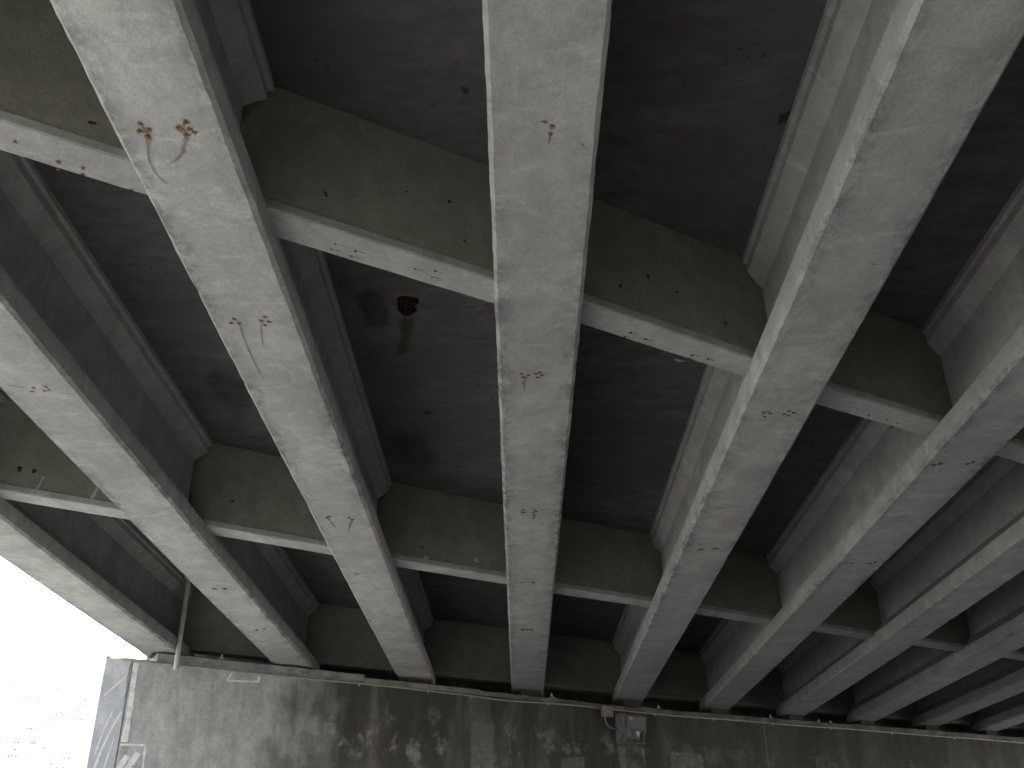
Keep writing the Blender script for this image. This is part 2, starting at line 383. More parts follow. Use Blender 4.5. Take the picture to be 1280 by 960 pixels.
dots(3, [(0.172, 3.661), (0.211, 3.694), (0.201, 3.743)], .011); drip(3, [(.201, 3.745), (.198, 3.79), (.192, 3.83)], .018, .008, 'rust_soft')
dots(3, [(0.058, 6.19), (0.083, 6.245), (0.066, 6.235), (0.106, 6.213)], .012); dots(3, [(0.158, 6.193), (0.185, 6.174), (0.174, 6.245), (0.204, 6.214)], .012)
drip(3, [(0.073, 6.27), (0.078, 6.36), (0.082, 6.456)], .022, .010, 'rust_soft')
dots(3, [(0.073, 8.856), (0.061, 8.914), (0.089, 8.922)], .012, 'dark'); dots(3, [(0.18, 8.853), (0.199, 8.903), (0.175, 8.919)], .014)
drip(3, [(0.185, 8.936), (0.171, 9.156)], .03, .012); drip(3, [(0.067, 8.931), (0.055, 9.031)], .02, .01); drip(3, [(.2, 8.86), (.30, 8.87), (.38, 8.86)], .012, .006, 'rust_soft')
dots(3, [(0.059, 11.194), (0.199, 11.201)], .02, 'rust_soft'); dots(3, [(0.078, 13.38), (0.206, 13.387), (0.133, 13.354)], .026, 'rust_soft')
drip(3, [(.04, 13.37), (.12, 13.36), (.22, 13.385)], .02, .02)
dots(4, [(1.928, 6.863), (1.958, 6.838), (1.984, 6.874), (1.955, 6.93)], .012); dots(4, [(2.097, 6.889), (2.119, 6.839), (2.136, 6.915), (2.164, 6.867)], .012)
dots(4, [(1.937, 10.104), (1.972, 10.081), (2.098, 10.075), (2.132, 10.053)], .018, 'dark'); drip(4, [(1.86, 8.87), (1.93, 8.88), (2.02, 8.905)], .012, .008, 'rust_soft')
dots(5, [(3.628, 7.916), (3.683, 7.895), (3.922, 7.903), (3.954, 7.865)], .017); dots(5, [(3.653, 10.608), (3.721, 10.636), (3.925, 10.645), (3.974, 10.609)], .018, 'rust_soft')
dots(1, [(-3.479, 6.3), (-3.512, 6.353), (-3.384, 6.283), (-3.42, 6.343), (-3.384, 6.328)], .013, 'rust_soft')
drip(1, [(-3.647, 6.263), (-3.59, 6.275), (-3.527, 6.299)], .022, .012, 'grout'); dots(1, [(-3.523, 11.27), (-3.402, 11.275)], .026, 'drip'); dots(1, [(-3.486, 13.189), (-3.377, 13.155)], .024, 'drip')
for i, pts in ((4, [(1.819, 3.966), (1.803, 3.996)]), (4, [(2.208, 4.906), (2.15, 4.90), (2.116, 4.895)]), (3, [(.345, 3.81), (.39, 3.86)])):
    mb = MB(); ribbon(mb, soff(i), pts, .009, .006); mb.build('crayon_mark', M['red'], G[i])
for i in (6, 7): dots(i, [(GX[i] - .06, 9.3), (GX[i] + .07, 9.3)], .018, 'rust_soft')
# grout that ran down the lit flange side under each diaphragm
def side_mark(i, y, w, k=1.):
    s = -1; f = lambda a, b: (s * (HW + .0035), a, b + cam_z(a))
    mb = MB(); poly(mb, f, [(y - w, .172), (y + w * .5, .172), (y + w, .03), (y + w * .4, .03), (y, .09)], .006)
    mb.build('grout_smear', M['grout'], G[i])
for i, ys in ((4, (6.72, 12.95)), (5, (7.77, 14.0)), (6, (15.05,)), (7, (15.9, 16.3))):
    for y in ys: side_mark(i, y, .07 if y < 8 else .09)

# ------------------------------------------------------------------ diaphragms
def off_profile():  # girder side profile as half-width at height, with 5 mm bite
    return [(HW, .0), (HW, .178), (.0889, .368), (.0889, .86), (.2032, .975), (.2032, 1.045), (.235, 1.05), (.235, DECK + .02)]
def hw_at(z):
    P = off_profile()
    for (a, za), (b, zb) in zip(P, P[1:]):
        if za <= z <= zb and zb > za: return a + (b - a) * (z - za) / (zb - za)
    return P[-1][0]
def diaphragm(b, y0a, y0b, th, zb, name, label, group, ztop=DECK + .01, ledge=True):
    """bay b between girder b and b+1; the near face runs from skew offset y0a to y0b"""
    xa, xb = GX[b], GX[b + 1]; xm = (xa + xb) / 2; ym = (y0a + y0b) / 2 + xm * T
    zs = [zb + .035, .19, .24, .30, .368, .5, .7, .86, .90, .94, .975, 1.044, 1.051, ztop]
    zs = [z for z in zs if z >= zb + .035 and z <= ztop]
    if zb > .17 and zs[0] > .2: pass
    loc = (xm, ym, H + (DZ[b] + DZ[b + 1]) / 2)
    def pt(x, y0, z, dy):
        y = y0 + x * T + dy
        return (x - xm, y - ym, z + cam_z(y))
    rows = []
    def row(z, dy, zz=None):
        h = hw_at(z if zz is None else zz) - .006
        L = xa + h; Rr = xb - h
        n = 12; r = []
        for k in range(n + 1):
            x = L + (Rr - L) * k / n; y0 = y0a + (y0b - y0a) * (x - xa) / (xb - xa)
            r.append(pt(x, y0, z + random.gauss(0, .0012) * (dy > 0 or z < zb + .04), dy))
        return r
    sec = [(zb, .014), (zb + .010, .002), (zb + .062, 0), (zb + .068, .022), (zb + .078, .016)] + [(z, .014) for z in zs[1:] if z > zb + .08] + [(z, th) for z in reversed(zs)] + [(zb, th - .02)]
    mb = MB(); n = 13
    for z, dy in sec: mb.v += row(z, dy, max(z, zb + .001))
    m = len(sec)
    for a in range(m):
        c = (a + 1) % m
        for k in range(n - 1): mb.f.append((a * n + k, a * n + k + 1, c * n + k + 1, c * n + k)); mb.m.append(0)
    under = {0}
    for k, fc in enumerate(mb.f):
        a_ = fc[0] // n
        if a_ in (m - 1, 0, 1) and name == 'bridge_diaphragm': mb.m[k] = 1  # underside and lip get paler concrete, standing in for light from below
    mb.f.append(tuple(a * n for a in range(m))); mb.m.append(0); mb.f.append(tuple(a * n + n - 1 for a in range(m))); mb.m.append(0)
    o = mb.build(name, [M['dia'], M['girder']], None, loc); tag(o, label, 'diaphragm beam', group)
    return o, (xm, ym)
GN = ['left edge girder', 'second from left', 'broad pale one', 'central one', 'first right of centre',
      'second right of centre', 'third right of centre', 'fourth right of centre', 'fifth right of centre', 'rightmost one', 'girder beyond', 'far edge one']
ROW1 = {1: (5.325, 5.305), 2: (5.335, 5.325), 3: (5.235, 5.285), 4: (5.36, 5.32)}
ROW2 = {0: (11.45, 11.47), 1: (11.50, 11.57), 2: (11.615, 11.62), 3: (11.70, 11.64), 4: (11.62, 11.6)}
D1, D2 = {}, {}
for b in range(11):
    if b > 0 and b < 8:
        a = ROW1.get(b, (5.32, 5.32))
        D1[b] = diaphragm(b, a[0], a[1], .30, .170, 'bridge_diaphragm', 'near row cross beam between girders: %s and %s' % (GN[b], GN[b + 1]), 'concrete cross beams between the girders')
    a = ROW2.get(b, (11.6, 11.6))
    if b < 9:
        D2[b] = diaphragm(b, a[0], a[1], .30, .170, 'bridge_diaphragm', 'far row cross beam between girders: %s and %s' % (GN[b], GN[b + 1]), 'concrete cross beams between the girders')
for b in range(10):
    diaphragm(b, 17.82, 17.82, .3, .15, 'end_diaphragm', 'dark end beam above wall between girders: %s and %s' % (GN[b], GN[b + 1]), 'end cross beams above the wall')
def dsoff(D, z=.170):
    o, (xm, ym) = D; return lambda X, Y: (X - xm, Y - ym, z + cam_z(Y) - .0035)
def dface(D, y0):
    o, (xm, ym) = D; return lambda X, Z: (X - xm, y0 + X * T + .008 - ym, Z - H)
def ddots(D, pts, r=.011, tails=True):
    f = dsoff(D); spots('rust_spot', M['rust'], D[0], f, pts, r, 8)
    if tails: lines('rust_streak', M['drip'], D[0], f, [([(p[0], p[1]), (p[0] + .07, p[1] + .03)], .014, .008) for p in pts])
ddots(D1[1], [(-2.425, 4.094), (-2.452, 4.153), (-2.315, 4.142), (-2.336, 4.195), (-2.588, 3.935), (-2.122, 4.33)], .012, False)
ddots(D1[2], [(-1.063, 4.851), (-1.095, 4.907), (-0.954, 4.927), (-0.988, 4.981), (-0.608, 5.124), (-0.482, 5.153), (-0.508, 5.217)], .010)
ddots(D1[3], [(0.826, 5.929), (0.788, 5.98), (0.934, 6.017), (0.893, 6.069), (1.303, 6.25), (1.285, 6.301), (1.424, 6.31), (1.399, 6.371)], .013)
mb = MB(); poly(mb, dsoff(D1[3]), [(1.18, 6.29), (1.27, 6.335), (1.25, 6.355), (1.17, 6.32)], .008); mb.build('grout_smear', M['cover'], D1[3][0])
ddots(D1[4], [(3.084, 7.364), (3.191, 7.432), (3.157, 7.498), (2.90, 7.26)], .014, False)
def holes(D, y0, pts, r=.010):
    spots('tie_hole', M['dark'], D[0], dface(D, y0), pts, r, 8)
holes(D1[2], 5.325, [(-1.109, 3.821), (-.303, 3.825), (-.399, 4.096), (-.661, 4.062), (-1.113, 3.84)], .010)
holes(D1[1], 5.305, [(-2.24, 3.774)], .018)
holes(D1[3], 5.255, [(0.964, 3.996), (1.179, 3.944), (.748, 3.837), (1.556, 3.817), (.645, 3.889)], .014)
holes(D2[0], 11.455, [(-4.728, 3.823), (-4.614, 3.831)], .02); holes(D2[1], 11.52, [(-2.981, 3.9)], .018); holes(D2[2], 11.615, [(-1.082, 3.782)], .016)
lines('grout_smear', M['grout'], D2[0][0], dface(D2[0], 11.455), [([(x, 3.79), (x - .01, 3.70), (x - .03, 3.65)], .015, .03) for x in (-4.539, -4.109)], hard=True)
spots('grout_smear', M['grout'], D2[2][0], dface(D2[2], 11.61), [(-.47, 3.74), (-1.037, 3.667)], .035)
lines('runoff_streak', M['soot'], D2[1][0], dface(D2[1], 11.56), [([(x, 4.05), (x + .01, 3.85), (x, 3.66)], .035, .035) for x in (-2.26, -2.16, -2.06)])

# ------------------------------------------------------------------ deck
def make_deck():
    root = empty('bridge_deck', (4.0, 9.0, H + DECK))
    tag(root, 'dark stained concrete deck slab spanning above all the girders', 'bridge deck')
    ox, oy = 4.0, 9.0
    xs = [-6.35, -1.30, -.40, 16.0]; ys = [-13.5, -6, -2, 0, 2, 4, 6.4, 7.6, 9, 11, 13, 15, 17, 19, 21, 23, 26, 30]
    mb = MB(); P = lambda x, y, z=0: (x - ox, y - oy, z + cam_z(y))
    for yi in range(len(ys) - 1):
        for xi in range(3):
            q = [(xs[xi], ys[yi]), (xs[xi + 1], ys[yi]), (xs[xi + 1], ys[yi + 1]), (xs[xi], ys[yi + 1])]
            if xi == 1 and abs(ys[yi] - 6.4) < .01:
                # spalled pocket with ragged rim
                rim = [(-0.950, 6.850), (-0.905, 6.822), (-0.86, 6.835), (-0.815, 6.842), (-0.775, 6.87), (-0.778, 6.92), (-0.795, 6.955), (-.825, 6.985), (-.80, 7.04), (-0.837, 7.10), (-0.88, 7.13), (-0.925, 7.145), (-.95, 7.09), (-0.968, 7.03), (-.962, 6.93)]
                n = len(rim); cx, cy = -.87, 6.98; R2 = []
                ring = []
                for (x, y) in rim:       # project each rim point to the square border
                    dx, dy = x - cx, y - cy; tt = 1e9
                    if dx > 0: tt = min(tt, (xs[2] - cx) / dx)
                    if dx < 0: tt = min(tt, (xs[1] - cx) / dx)
                    if dy > 0: tt = min(tt, (ys[yi + 1] - cy) / dy)
                    if dy < 0: tt = min(tt, (ys[yi] - cy) / dy)
                    ring.append((cx + dx * tt, cy + dy * tt))
                corners = q
                allb = []
                import itertools
                b0 = len(mb.v); mb.v += [P(*p) for p in rim]; b1 = len(mb.v); mb.v += [P(*p) for p in ring]; b2 = len(mb.v); mb.v += [P(*p) for p in corners]
                for k in range(n):
                    k2 = (k + 1) % n; a, c = ring[k], ring[k2]; mid = []
                    for ci, cc in enumerate(corners):
                        onx = abs(a[0] - cc[0]) < 1e-6 or abs(a[1] - cc[1]) < 1e-6; ony = abs(c[0] - cc[0]) < 1e-6 or abs(c[1] - cc[1]) < 1e-6
                        same = (abs(a[0] - c[0]) < 1e-6 or abs(a[1] - c[1]) < 1e-6)
                        if onx and ony and not same: mid = [b2 + ci]
                    mb.f.append(tuple([b0 + k, b1 + k] + mid + [b1 + k2, b0 + k2])); mb.m.append(0)
                b3 = len(mb.v); mb.v += [P(cx + (x - cx) * .86, cy + (y - cy) * .86, random.uniform(.05, .075)) for x, y in rim]
                for k in range(n): mb.f.append((b0 + k, b0 + (k + 1) % n, b3 + (k + 1) % n, b3 + k)); mb.m.append(1)
                mb.f.append(tuple(b3 + k for k in range(n))); mb.m.append(1)
            else:
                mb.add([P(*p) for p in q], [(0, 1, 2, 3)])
    # top and edges
    for yi in range(len(ys) - 1):
        a, b = ys[yi], ys[yi + 1]
        mb.add([P(xs[0], a, .22), P(xs[3], a, .22), P(xs[3], b, .22), P(xs[0], b, .22)], [(0, 1, 2, 3)])
        for x in (xs[0], xs[3]): mb.add([P(x, a), P(x, a, .22), P(x, b, .22), P(x, b)], [(0, 1, 2, 3)])
    for y in (ys[0], ys[-1]): mb.add([P(xs[0], y), P(xs[0], y, .22), P(xs[3], y, .22), P(xs[3], y)], [(0, 1, 2, 3)])
    me = bpy.data.meshes.new('deck_slab'); me.from_pydata(mb.v, [], mb.f)
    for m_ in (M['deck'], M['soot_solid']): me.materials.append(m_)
    for p, mi in zip(me.polygons, mb.m): p.material_index = mi
    s = bpy.data.objects.new('deck_slab', me); COL.objects.link(s); s.parent = root
    for x in (-6.35, 15.65):
        mb = MB()
        for yi in range(len(ys) - 1):
            a, b = ys[yi], ys[yi + 1]
            mb.add([P(x, a, .223), P(x + .35, a, .223), P(x + .25, a, 1.1), P(x + .1, a, 1.1), P(x, b, .223), P(x + .35, b, .223), P(x + .25, b, 1.1), P(x + .1, b, 1.1)],
                   [(0, 1, 5, 4), (1, 2, 6, 5), (2, 3, 7, 6), (3, 0, 4, 7)] + ([(0, 1, 2, 3)] if yi == 0 else []) + ([(4, 5, 6, 7)] if yi == len(ys) - 2 else []))
        mb.build('parapet', M['girder'], root)
    f = lambda X, Y: (X - ox, Y - oy, cam_z(Y) - .004)
    mb = MB()
    C = [(-0.399, 6.943), (-0.365, 6.998), (-0.324, 7.012), (-0.223, 6.977), (-0.274, 7.086), (-0.326, 7.26), (-0.272, 7.251), (-0.29, 7.515), (-0.237, 7.508), (-0.289, 7.641), (-0.239, 7.642), (-0.279, 7.779), (-0.226, 7.776), (-0.268, 8.041), (-0.216, 8.036), (-0.272, 8.322), (-0.346, 8.391),
         (-0.276, 8.646), (-0.218, 8.648), (-0.352, 8.845), (-0.284, 8.919), (-0.424, 9.028), (-0.226, 9.177), (-0.346, 9.46), (-0.251, 9.463), (-0.211, 9.552), (-0.292, 9.711), (-0.24, 9.713), (-0.247, 9.979),
         (-0.316, 4.324), (-0.292, 4.644), (-0.493, 4.668), (-0.201, 4.942), (-1.155, 4.275), (-1.092, 4.339), (0.718, 4.208), (0.621, 4.174), (0.651, 4.27), (1.372, 4.241), (1.456, 4.215), (1.523, 4.298), (1.431, 4.314), (1.306, 4.368), (1.299, 4.309),
         (-2.966, 6.324), (-2.911, 6.326), (-2.835, 6.381)]
    spots('rust_spot', M['rust'], root, f, C, (.011, .016), 8)
    spots('dark_pit', M['dark'], root, f, [(-.27, 4.544)], .022, 9, 1.7); spots('dark_pit', M['dark'], root, f, [(-.869, 8.953)], .035, 9, .9); spots('dark_pit', M['dark'], root, f, [(1.76, 4.83)], .03)
    lines('dark_pit', M['dark'], root, f, [([(1.76, 4.83), (1.80, 4.75)], .03, .02)])
    lines('rust_streak', M['drip2'], root, f, [([(-.91, 7.14), (-.925, 7.35), (-.96, 7.55), (-1.05, 7.85)], .13, .07)], .1)
    spots('damp_patch', M['soot'], root, f, [(-1.17, 7.0)], .10, 18, 2.2); spots('damp_patch', M['soot'], root, f, [(-1.12, 9.9)], .2, 18, 2.4); spots('damp_patch', M['soot'], root, f, [(-2.75, 8.4)], .16, 18, 3)
    # bar showing in the pocket
    for a_, b_ in (((-.975, 6.93, .035), (-.78, 6.99, .03)), ((-.93, 6.84, .05), (-.90, 7.13, .05))):
        rb = MB(); rb.tube([(a_[0] - ox, a_[1] - oy, a_[2]), (b_[0] - ox, b_[1] - oy, b_[2])], .010, 8); rb.build('rebar', M['rebar'], root)
    return root
def mat_pocket():
    m = NT('spalled_pocket'); n = m.noise(14, 4, .75); X, Y, Z = m.xyz()
    return m.fin(m.mix(n, (.010, .008, .006), (.030, .017, .011)), .95, n, .02, .8)
M['soot_solid'] = mat_pocket()
M['drip2'] = stain('dark_rust_wash', (.10, .075, .05), (.07, .055, .04), .6, 7)
make_deck()

# ------------------------------------------------------------------ abutment (local x along wall, -y towards the road)
AB0 = 17.38
ab = empty('bridge_abutment', (0, AB0, 0), SK)
tag(ab, 'long stained concrete abutment wall under the girder ends, pale at its left end', 'abutment wall')
S = lambda x: x / CS                     # world x -> distance along the wall
def capz(s): return 3.275 + max(0, s - 3.5) * .018
SE = S(-5.76); SL = S(-5.445); SR = 21.5
mb = MB()
xs = [SL + .03] + [SL + .03 + (SR - SL) * k / 24 for k in range(1, 25)]
for a, b in zip(xs, xs[1:]):
    mb.add([(a, 0, GROUND - .5), (b, 0, GROUND - .5), (b, 0, capz(b)), (a, 0, capz(a)), (a, .9, capz(a)), (b, .9, capz(b))], [(0, 1, 2, 3), (3, 2, 5, 4)])
mb.add([(SL, .03, GROUND - .5), (SL + .03, 0, GROUND - .5), (SL + .03, 0, capz(0)), (SL, .03, capz(0)), (SL, .9, capz(0)), (SL, .9, GROUND - .5), (SL + .03, .9, capz(0))], [(0, 1, 2, 3), (0, 3, 4, 5), (3, 2, 6, 4)])
wall = mb.build('wall_face', M['abut'], ab)
# ledge courses on top, of slightly different heights
def ledge(s0, s1, h, dy):
    mb = MB(); n = max(2, int((s1 - s0) / .12)); v = []
    for k in range(n + 1):
        s = s0 + (s1 - s0) * k / n; z = capz(s); j = random.gauss(0, .003)
        v += [(s, dy + random.gauss(0, .002), z + .002), (s, dy + random.gauss(0, .002), z + h - .012 + j), (s, dy + .014, z + h + j), (s, .9, z + h + j), (s, .9, z + .002)]
    f = [(k * 5 + q, k * 5 + (q + 1) % 5, k * 5 + 5 + (q + 1) % 5, k * 5 + 5 + q) for k in range(n) for q in range(5)] + [tuple(range(5)), tuple(n * 5 + q for q in range(5))]
    mb.add(v, f); mb.build('ledge_slab', M['ledge'], ab)
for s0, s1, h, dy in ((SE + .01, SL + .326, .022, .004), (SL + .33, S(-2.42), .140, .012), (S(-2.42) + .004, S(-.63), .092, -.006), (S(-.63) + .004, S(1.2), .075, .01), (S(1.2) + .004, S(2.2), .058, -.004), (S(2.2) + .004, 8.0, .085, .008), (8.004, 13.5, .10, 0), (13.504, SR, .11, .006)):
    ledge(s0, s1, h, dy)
mb = MB(); mb.box(SL + .35, SR, .93, 1.4, 3.0, H + DECK - .02); mb.build('backwall', M['abut'], ab)
# end block of the wall, flush but for a shallow step, its paler, bluish colour takes in glare from the open edge
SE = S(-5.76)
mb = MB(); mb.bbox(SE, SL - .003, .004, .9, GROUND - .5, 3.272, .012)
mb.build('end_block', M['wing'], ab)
mb = MB(); fz = lambda s, z: (s, -.004, z)
# paint and patches, in wall coordinates
ww = lambda u, z: (SL - u * .31, .0005, z)
lines('white_paint_stroke', M['white'], ab, fz, [([(SL + .05, 3.24), (SL + .055, 2.9), (SL + .07, 2.5), (SL + .06, 2.17)], .07, .095), ([(SL + .02, 2.135), (SL + .34, 2.15)], .03, .03),
    ([(SL + .345, 2.16), (SL + .36, 1.85), (SL + .36, 1.5)], .035, .02), ([(SL + .13, 2.0), (SL + .06, 1.85), (SL + .04, 1.7)], .08, .10), ([(SL + .27, 2.04), (SL + .17, 1.86), (SL + .12, 1.7)], .09, .12)], .12, True)
lines('white_paint_stroke', M['white'], ab, ww, [([(.12, 3.07), (.5, 2.93), (.97, 2.76)], .035, .03), ([(.12, 2.56), (.35, 2.4), (.70, 2.05), (.90, 1.7)], .07, .11),
    ([(.5, 2.56), (.70, 2.35), (.92, 2.0)], .06, .09), ([(.25, 2.2), (.4, 1.95), (.5, 1.6)], .06, .08)], .12, True)
lines('joint_crack', M['dark'], ab, ww, [([(.06, 3.25), (.12, 3.0), (.05, 2.8), (.16, 2.66), (.1, 2.60)], .02, .02)], .3)
g = MB(); ribbon(g, fz, [(S(-4.225), 3.225), (S(-4.277), 3.112)], .026, .022, hard=True); ribbon(g, fz, [(S(-4.277), 3.112), (S(-3.874), 3.140)], .024, .024, hard=True); ribbon(g, fz, [(S(-3.874), 3.135), (S(-3.872), 3.225)], .026, .045, hard=True)
g.build('painted_bracket_mark', M['white'], ab)
for x0, x1, z1, z0_ in ((.70, 1.13, 2.43, 1.6), (2.72, 3.41, 2.66, 1.7), (-.78, -.40, 2.87, 2.0)):
    g = MB(); poly(g, fz, [(S(x0), z0_), (S(x1), z0_), (S(x1) + .01, z1), (S(x0) - .01, z1 - .02)], .012, .06); g.build('pale_patch', M['cover'], ab)
lines('white_runoff', M['cover'], ab, fz, [([(S(1.80), 2.68), (S(1.82), 2.5), (S(1.84), 2.2), (S(1.86), 1.5)], .17, .17), ([(S(2.2), 2.66), (S(2.24), 2.35)], .07, .04)], .12, True)

# bearings
for i in range(11):
    s = S(GX[i]); z = capz(s) + (.14 if GX[i] < -2.42 else .09 if GX[i] < -.63 else .075 if GX[i] < 1.2 else .07)
    zt = H + DZ[i] + cam_z(ENDY + GX[i] * T) - .003
    if zt - z < .012: zt = z + .012
    mb = MB(); mb.bbox(-.2, .2, -.13, .13, 0, zt - z, min(.01, (zt - z) * .3)); mb.box(-.201, .201, -.131, .131, (zt - z) * .45, (zt - z) * .55)
    o = mb.build('bearing_pad', M['rubber'], None, (GX[i] + .0, AB0 + GX[i] * T + .34, z), SK)
    tag(o, 'dark bearing pad on the wall ledge under girder: %s' % GN[i], 'bearing pad', 'bearing pads on the wall ledge')
# galvanised anchor bolts on the ledge
bl = ['shiny anchor bolt on the ledge beside the drain pipe', 'shiny anchor bolt on the ledge just right of the central girder', 'anchor bolt on the ledge right of the girder above the lamp',
      'anchor bolt on the ledge left of the third girder right of centre', 'left one of two anchor bolts in the bay right of the third girder from centre', 'right one of two anchor bolts in the bay right of the third girder from centre']
for (px, pz), lab in zip([(-4.40, .15), (.585, .09), (2.6, .085), (4.99, .085), (6.13, .07), (6.42, .07)], bl):
    s = S(px); z = capz(s) + pz - .01
    root = empty('anchor_bolt', (px, AB0 + px * T + .10, z), SK); tag(root, lab, 'anchor bolt', 'anchor bolts on the wall ledge')
    mb = MB(); mb.bbox(-.06, .06, -.05, .05, 0, .014, .003); mb.build('washer_plate', M['bolt'], root)
    mb = MB(); mb.tube([(0, 0, .0145), (0, 0, .048)], .034, 6); mb.build('nut', M['bolt'], root)
    mb = MB(); mb.tube([(0, 0, .0485), (0, 0, .085)], .017, 10); mb.build('threaded_rod', M['bolt'], root)

# ------------------------------------------------------------------ drain pipe
px, py = -4.86, 14.27
pr = empty('drain_pipe', (px, py, H + DECK)); tag(pr, 'thin grey drain pipe hanging from the deck between the two leftmost girders', 'drain pipe')
mb = MB(); n = 14; vs = []
z0, z1 = 3.150 - (H + DECK), .02
for z, r in ((z0, .036), (z1, .036)):
    for k in range(n): t = 2 * math.pi * k / n; vs.append((r * math.cos(t) + (0 if z > -.5 else 0), r * math.sin(t), z))
for z, r in ((z0, .030), (z1, .030)):
    for k in range(n): t = 2 * math.pi * k / n; vs.append((r * math.cos(t), r * math.sin(t), z))
fs = []
for k in range(n):
    k2 = (k + 1) % n; fs += [(k, k2, n + k2, n + k), (2 * n + k, 3 * n + k, 3 * n + k2, 2 * n + k2), (k, 2 * n + k, 2 * n + k2, k2)]
mb.add(vs, fs); mb.build('pipe_tube', M['pipe'], pr, smooth=False)
mb = MB(); mb.tube([(0, 0, -.03), (0, 0, -.002)], .07, 16); mb.build('pipe_flange', M['pipe'], pr)

# ------------------------------------------------------------------ conduit, junction box, lamp  (wall frame)
cr = empty('wall_conduit', (0, AB0, 0), SK); tag(cr, 'thin pale conduit running along the top of the stained wall', 'conduit')
mb = MB(); pts = []
s = SE + .05
while s < 20.5:
    pts.append((s, -.026 + .003 * math.sin(s * 3), capz(s) - .022 + .004 * math.sin(s * 1.7) + random.gauss(0, .0012) - (.03 * math.exp(-((s + .2) / .7) ** 2) if 1 else 0))); s += .25
mb.tube(pts, .0125, 8); mb.build('conduit_tube', M['conduit'], cr, smooth=True)
for k, s in enumerate([-5.6, -4.2, -2.9, -1.7, -.9, .6, 2.9, 4.3, 5.8, 7.4, 9.2, 11.2, 13.5]):
    mb = MB(); zc = min(pts, key=lambda p: abs(p[0] - s))[2]
    mb.tube([(s - .014, -.026, zc), (s + .014, -.026, zc)], .0185, 8); mb.box(s - .012, s + .012, -.010, -.001, zc - .035, zc + .01); mb.build('pipe_clip', M['conduit'], cr)
jb = empty('junction_box', (1.531, AB0 + 1.531 * T, 3.19), SK); tag(jb, 'small square junction box on the conduit beside the wall lamp', 'junction box')
mb = MB(); mb.bbox(-.11, .11, -.11, -.043, -.085, .09, .008); mb.build('box_body', M['box'], jb)
mb = MB(); mb.bbox(-.115, .115, -.118, -.1105, -.09, .095, .003); mb.build('box_cover', M['box'], jb)
mb = MB()
for a in (-.08, .08):
    for b in (-.06, .065): mb.tube([(a, -.1185, b), (a, -.122, b)], .008, 6)
mb.build('cover_screw', M['bolt'], jb)
lc = S(1.94)
wr = empty('lamp_cable', (1.531, AB0 + 1.531 * T, 3.10), SK); tag(wr, 'grey cable looping from the junction box down to the wall lamp', 'cable')
mb = MB(); mb.tube([(-.03, -.06, .005), (-.03, -.06, -.05), (-.005, -.06, -.12), (.06, -.06, -.165), (.14, -.06, -.18), (.235, -.06, -.172)], .012, 8); mb.build('cable_run', M['wire'], wr, smooth=True)
lm = empty('wall_lamp', (1.935, AB0 + 1.935 * T, 2.92), SK); tag(lm, 'unlit grey wall lamp with glass front below the conduit, bird droppings beneath', 'wall lamp')
mb = MB()   # wedge housing: deeper at top
hw_ = .255
v = []
for x in (-hw_, hw_): v += [(x, -.002, .25), (x, -.002, -.26), (x, -.09, -.26), (x, -.24, -.04), (x, -.26, .20), (x, -.22, .25)]
mb.add(v, [(0, 1, 2, 3, 4, 5), (6, 7, 8, 9, 10, 11)] + [(k, (k + 1) % 6, 6 + (k + 1) % 6, 6 + k) for k in range(6)])
hb = mb.build('lamp_housing', M['lamp'], lm)
bv = hb.modifiers.new('b', 'BEVEL'); bv.width = .012; bv.segments = 2
mb = MB(); mb.bbox(-.19, .19, -.285, -.262, -.02, .20, .006); mb.build('lamp_door', M['lamp'], lm)
mb = MB()   # bulged glass
nn = 8; v = []; f = []
for j in range(nn + 1):
    for i in range(nn + 1):
        a = i / nn * 2 - 1; b = j / nn * 2 - 1; bul = (1 - a * a) * (1 - b * b)
        v.append((a * .17, -.17 - .11 * bul - (.07 if b > 0 else .0) * (b > 0) * b, -.10 + b * .13))
for j in range(nn):
    for i in range(nn): k = j * (nn + 1) + i; f.append((k, k + 1, k + nn + 2, k + nn + 1))
mb.add(v, f); mb.build('lamp_glass', M['lens'], lm, smooth=True)
mb = MB(); mb.box(-.13, -.075, -.29, -.286, .13, .18); mb.build('yellow_label', M['yellow'], lm)
mb = MB(); mb.bbox(-.18, .18, -.27, -.16, -.255, -.235, .004); mb.bbox(-.2, -.18, -.25, -.09, -.25, .0, .004); mb.bbox(.18, .2, -.25, -.09, -.25, .0, .004); mb.build('lamp_guard', M['lamp'], lm)

# ------------------------------------------------------------------ ground, road, slopes
def mat_grass():
    m = NT('dry_grass'); a = m.noise(.7, 4, .7, (.3, 1.5, 1), rand=False); b = m.noise(2.2, 5, .75, (.25, 1.8, 1), .45, .7, rand=False)
    col = m.mix(a, (.25, .24, .22), (.33, .315, .29)); col = m.mix(m.math('MULTIPLY', b, .5), col, (.20, .21, .16))
    p = m.noise(.25, 4, .6, lo=.55, hi=.7, rand=False); col = m.mix(m.math('MULTIPLY', p, .4), col, (.26, .17, .15))
    return m.fin(col, .95, b, .05, .6)
def mat_asphalt():
    m = NT('asphalt'); a = m.noise(1.0, 4, .7, rand=False); b = m.noise(40, 4, .8, rand=False)
    return m.fin(m.mix(b, m.mix(a, (.08, .08, .08), (.12, .118, .115)), (.15, .15, .15)), .9, b, .004, .5)
def mat_pave(name, c):
    m = NT(name); a = m.noise(1.0, 4, .7, rand=False); b = m.noise(12, 5, .8, rand=False)
    return m.fin(m.mix(a, tuple(x * .8 for x in c), c), .9, b, .004, .5)
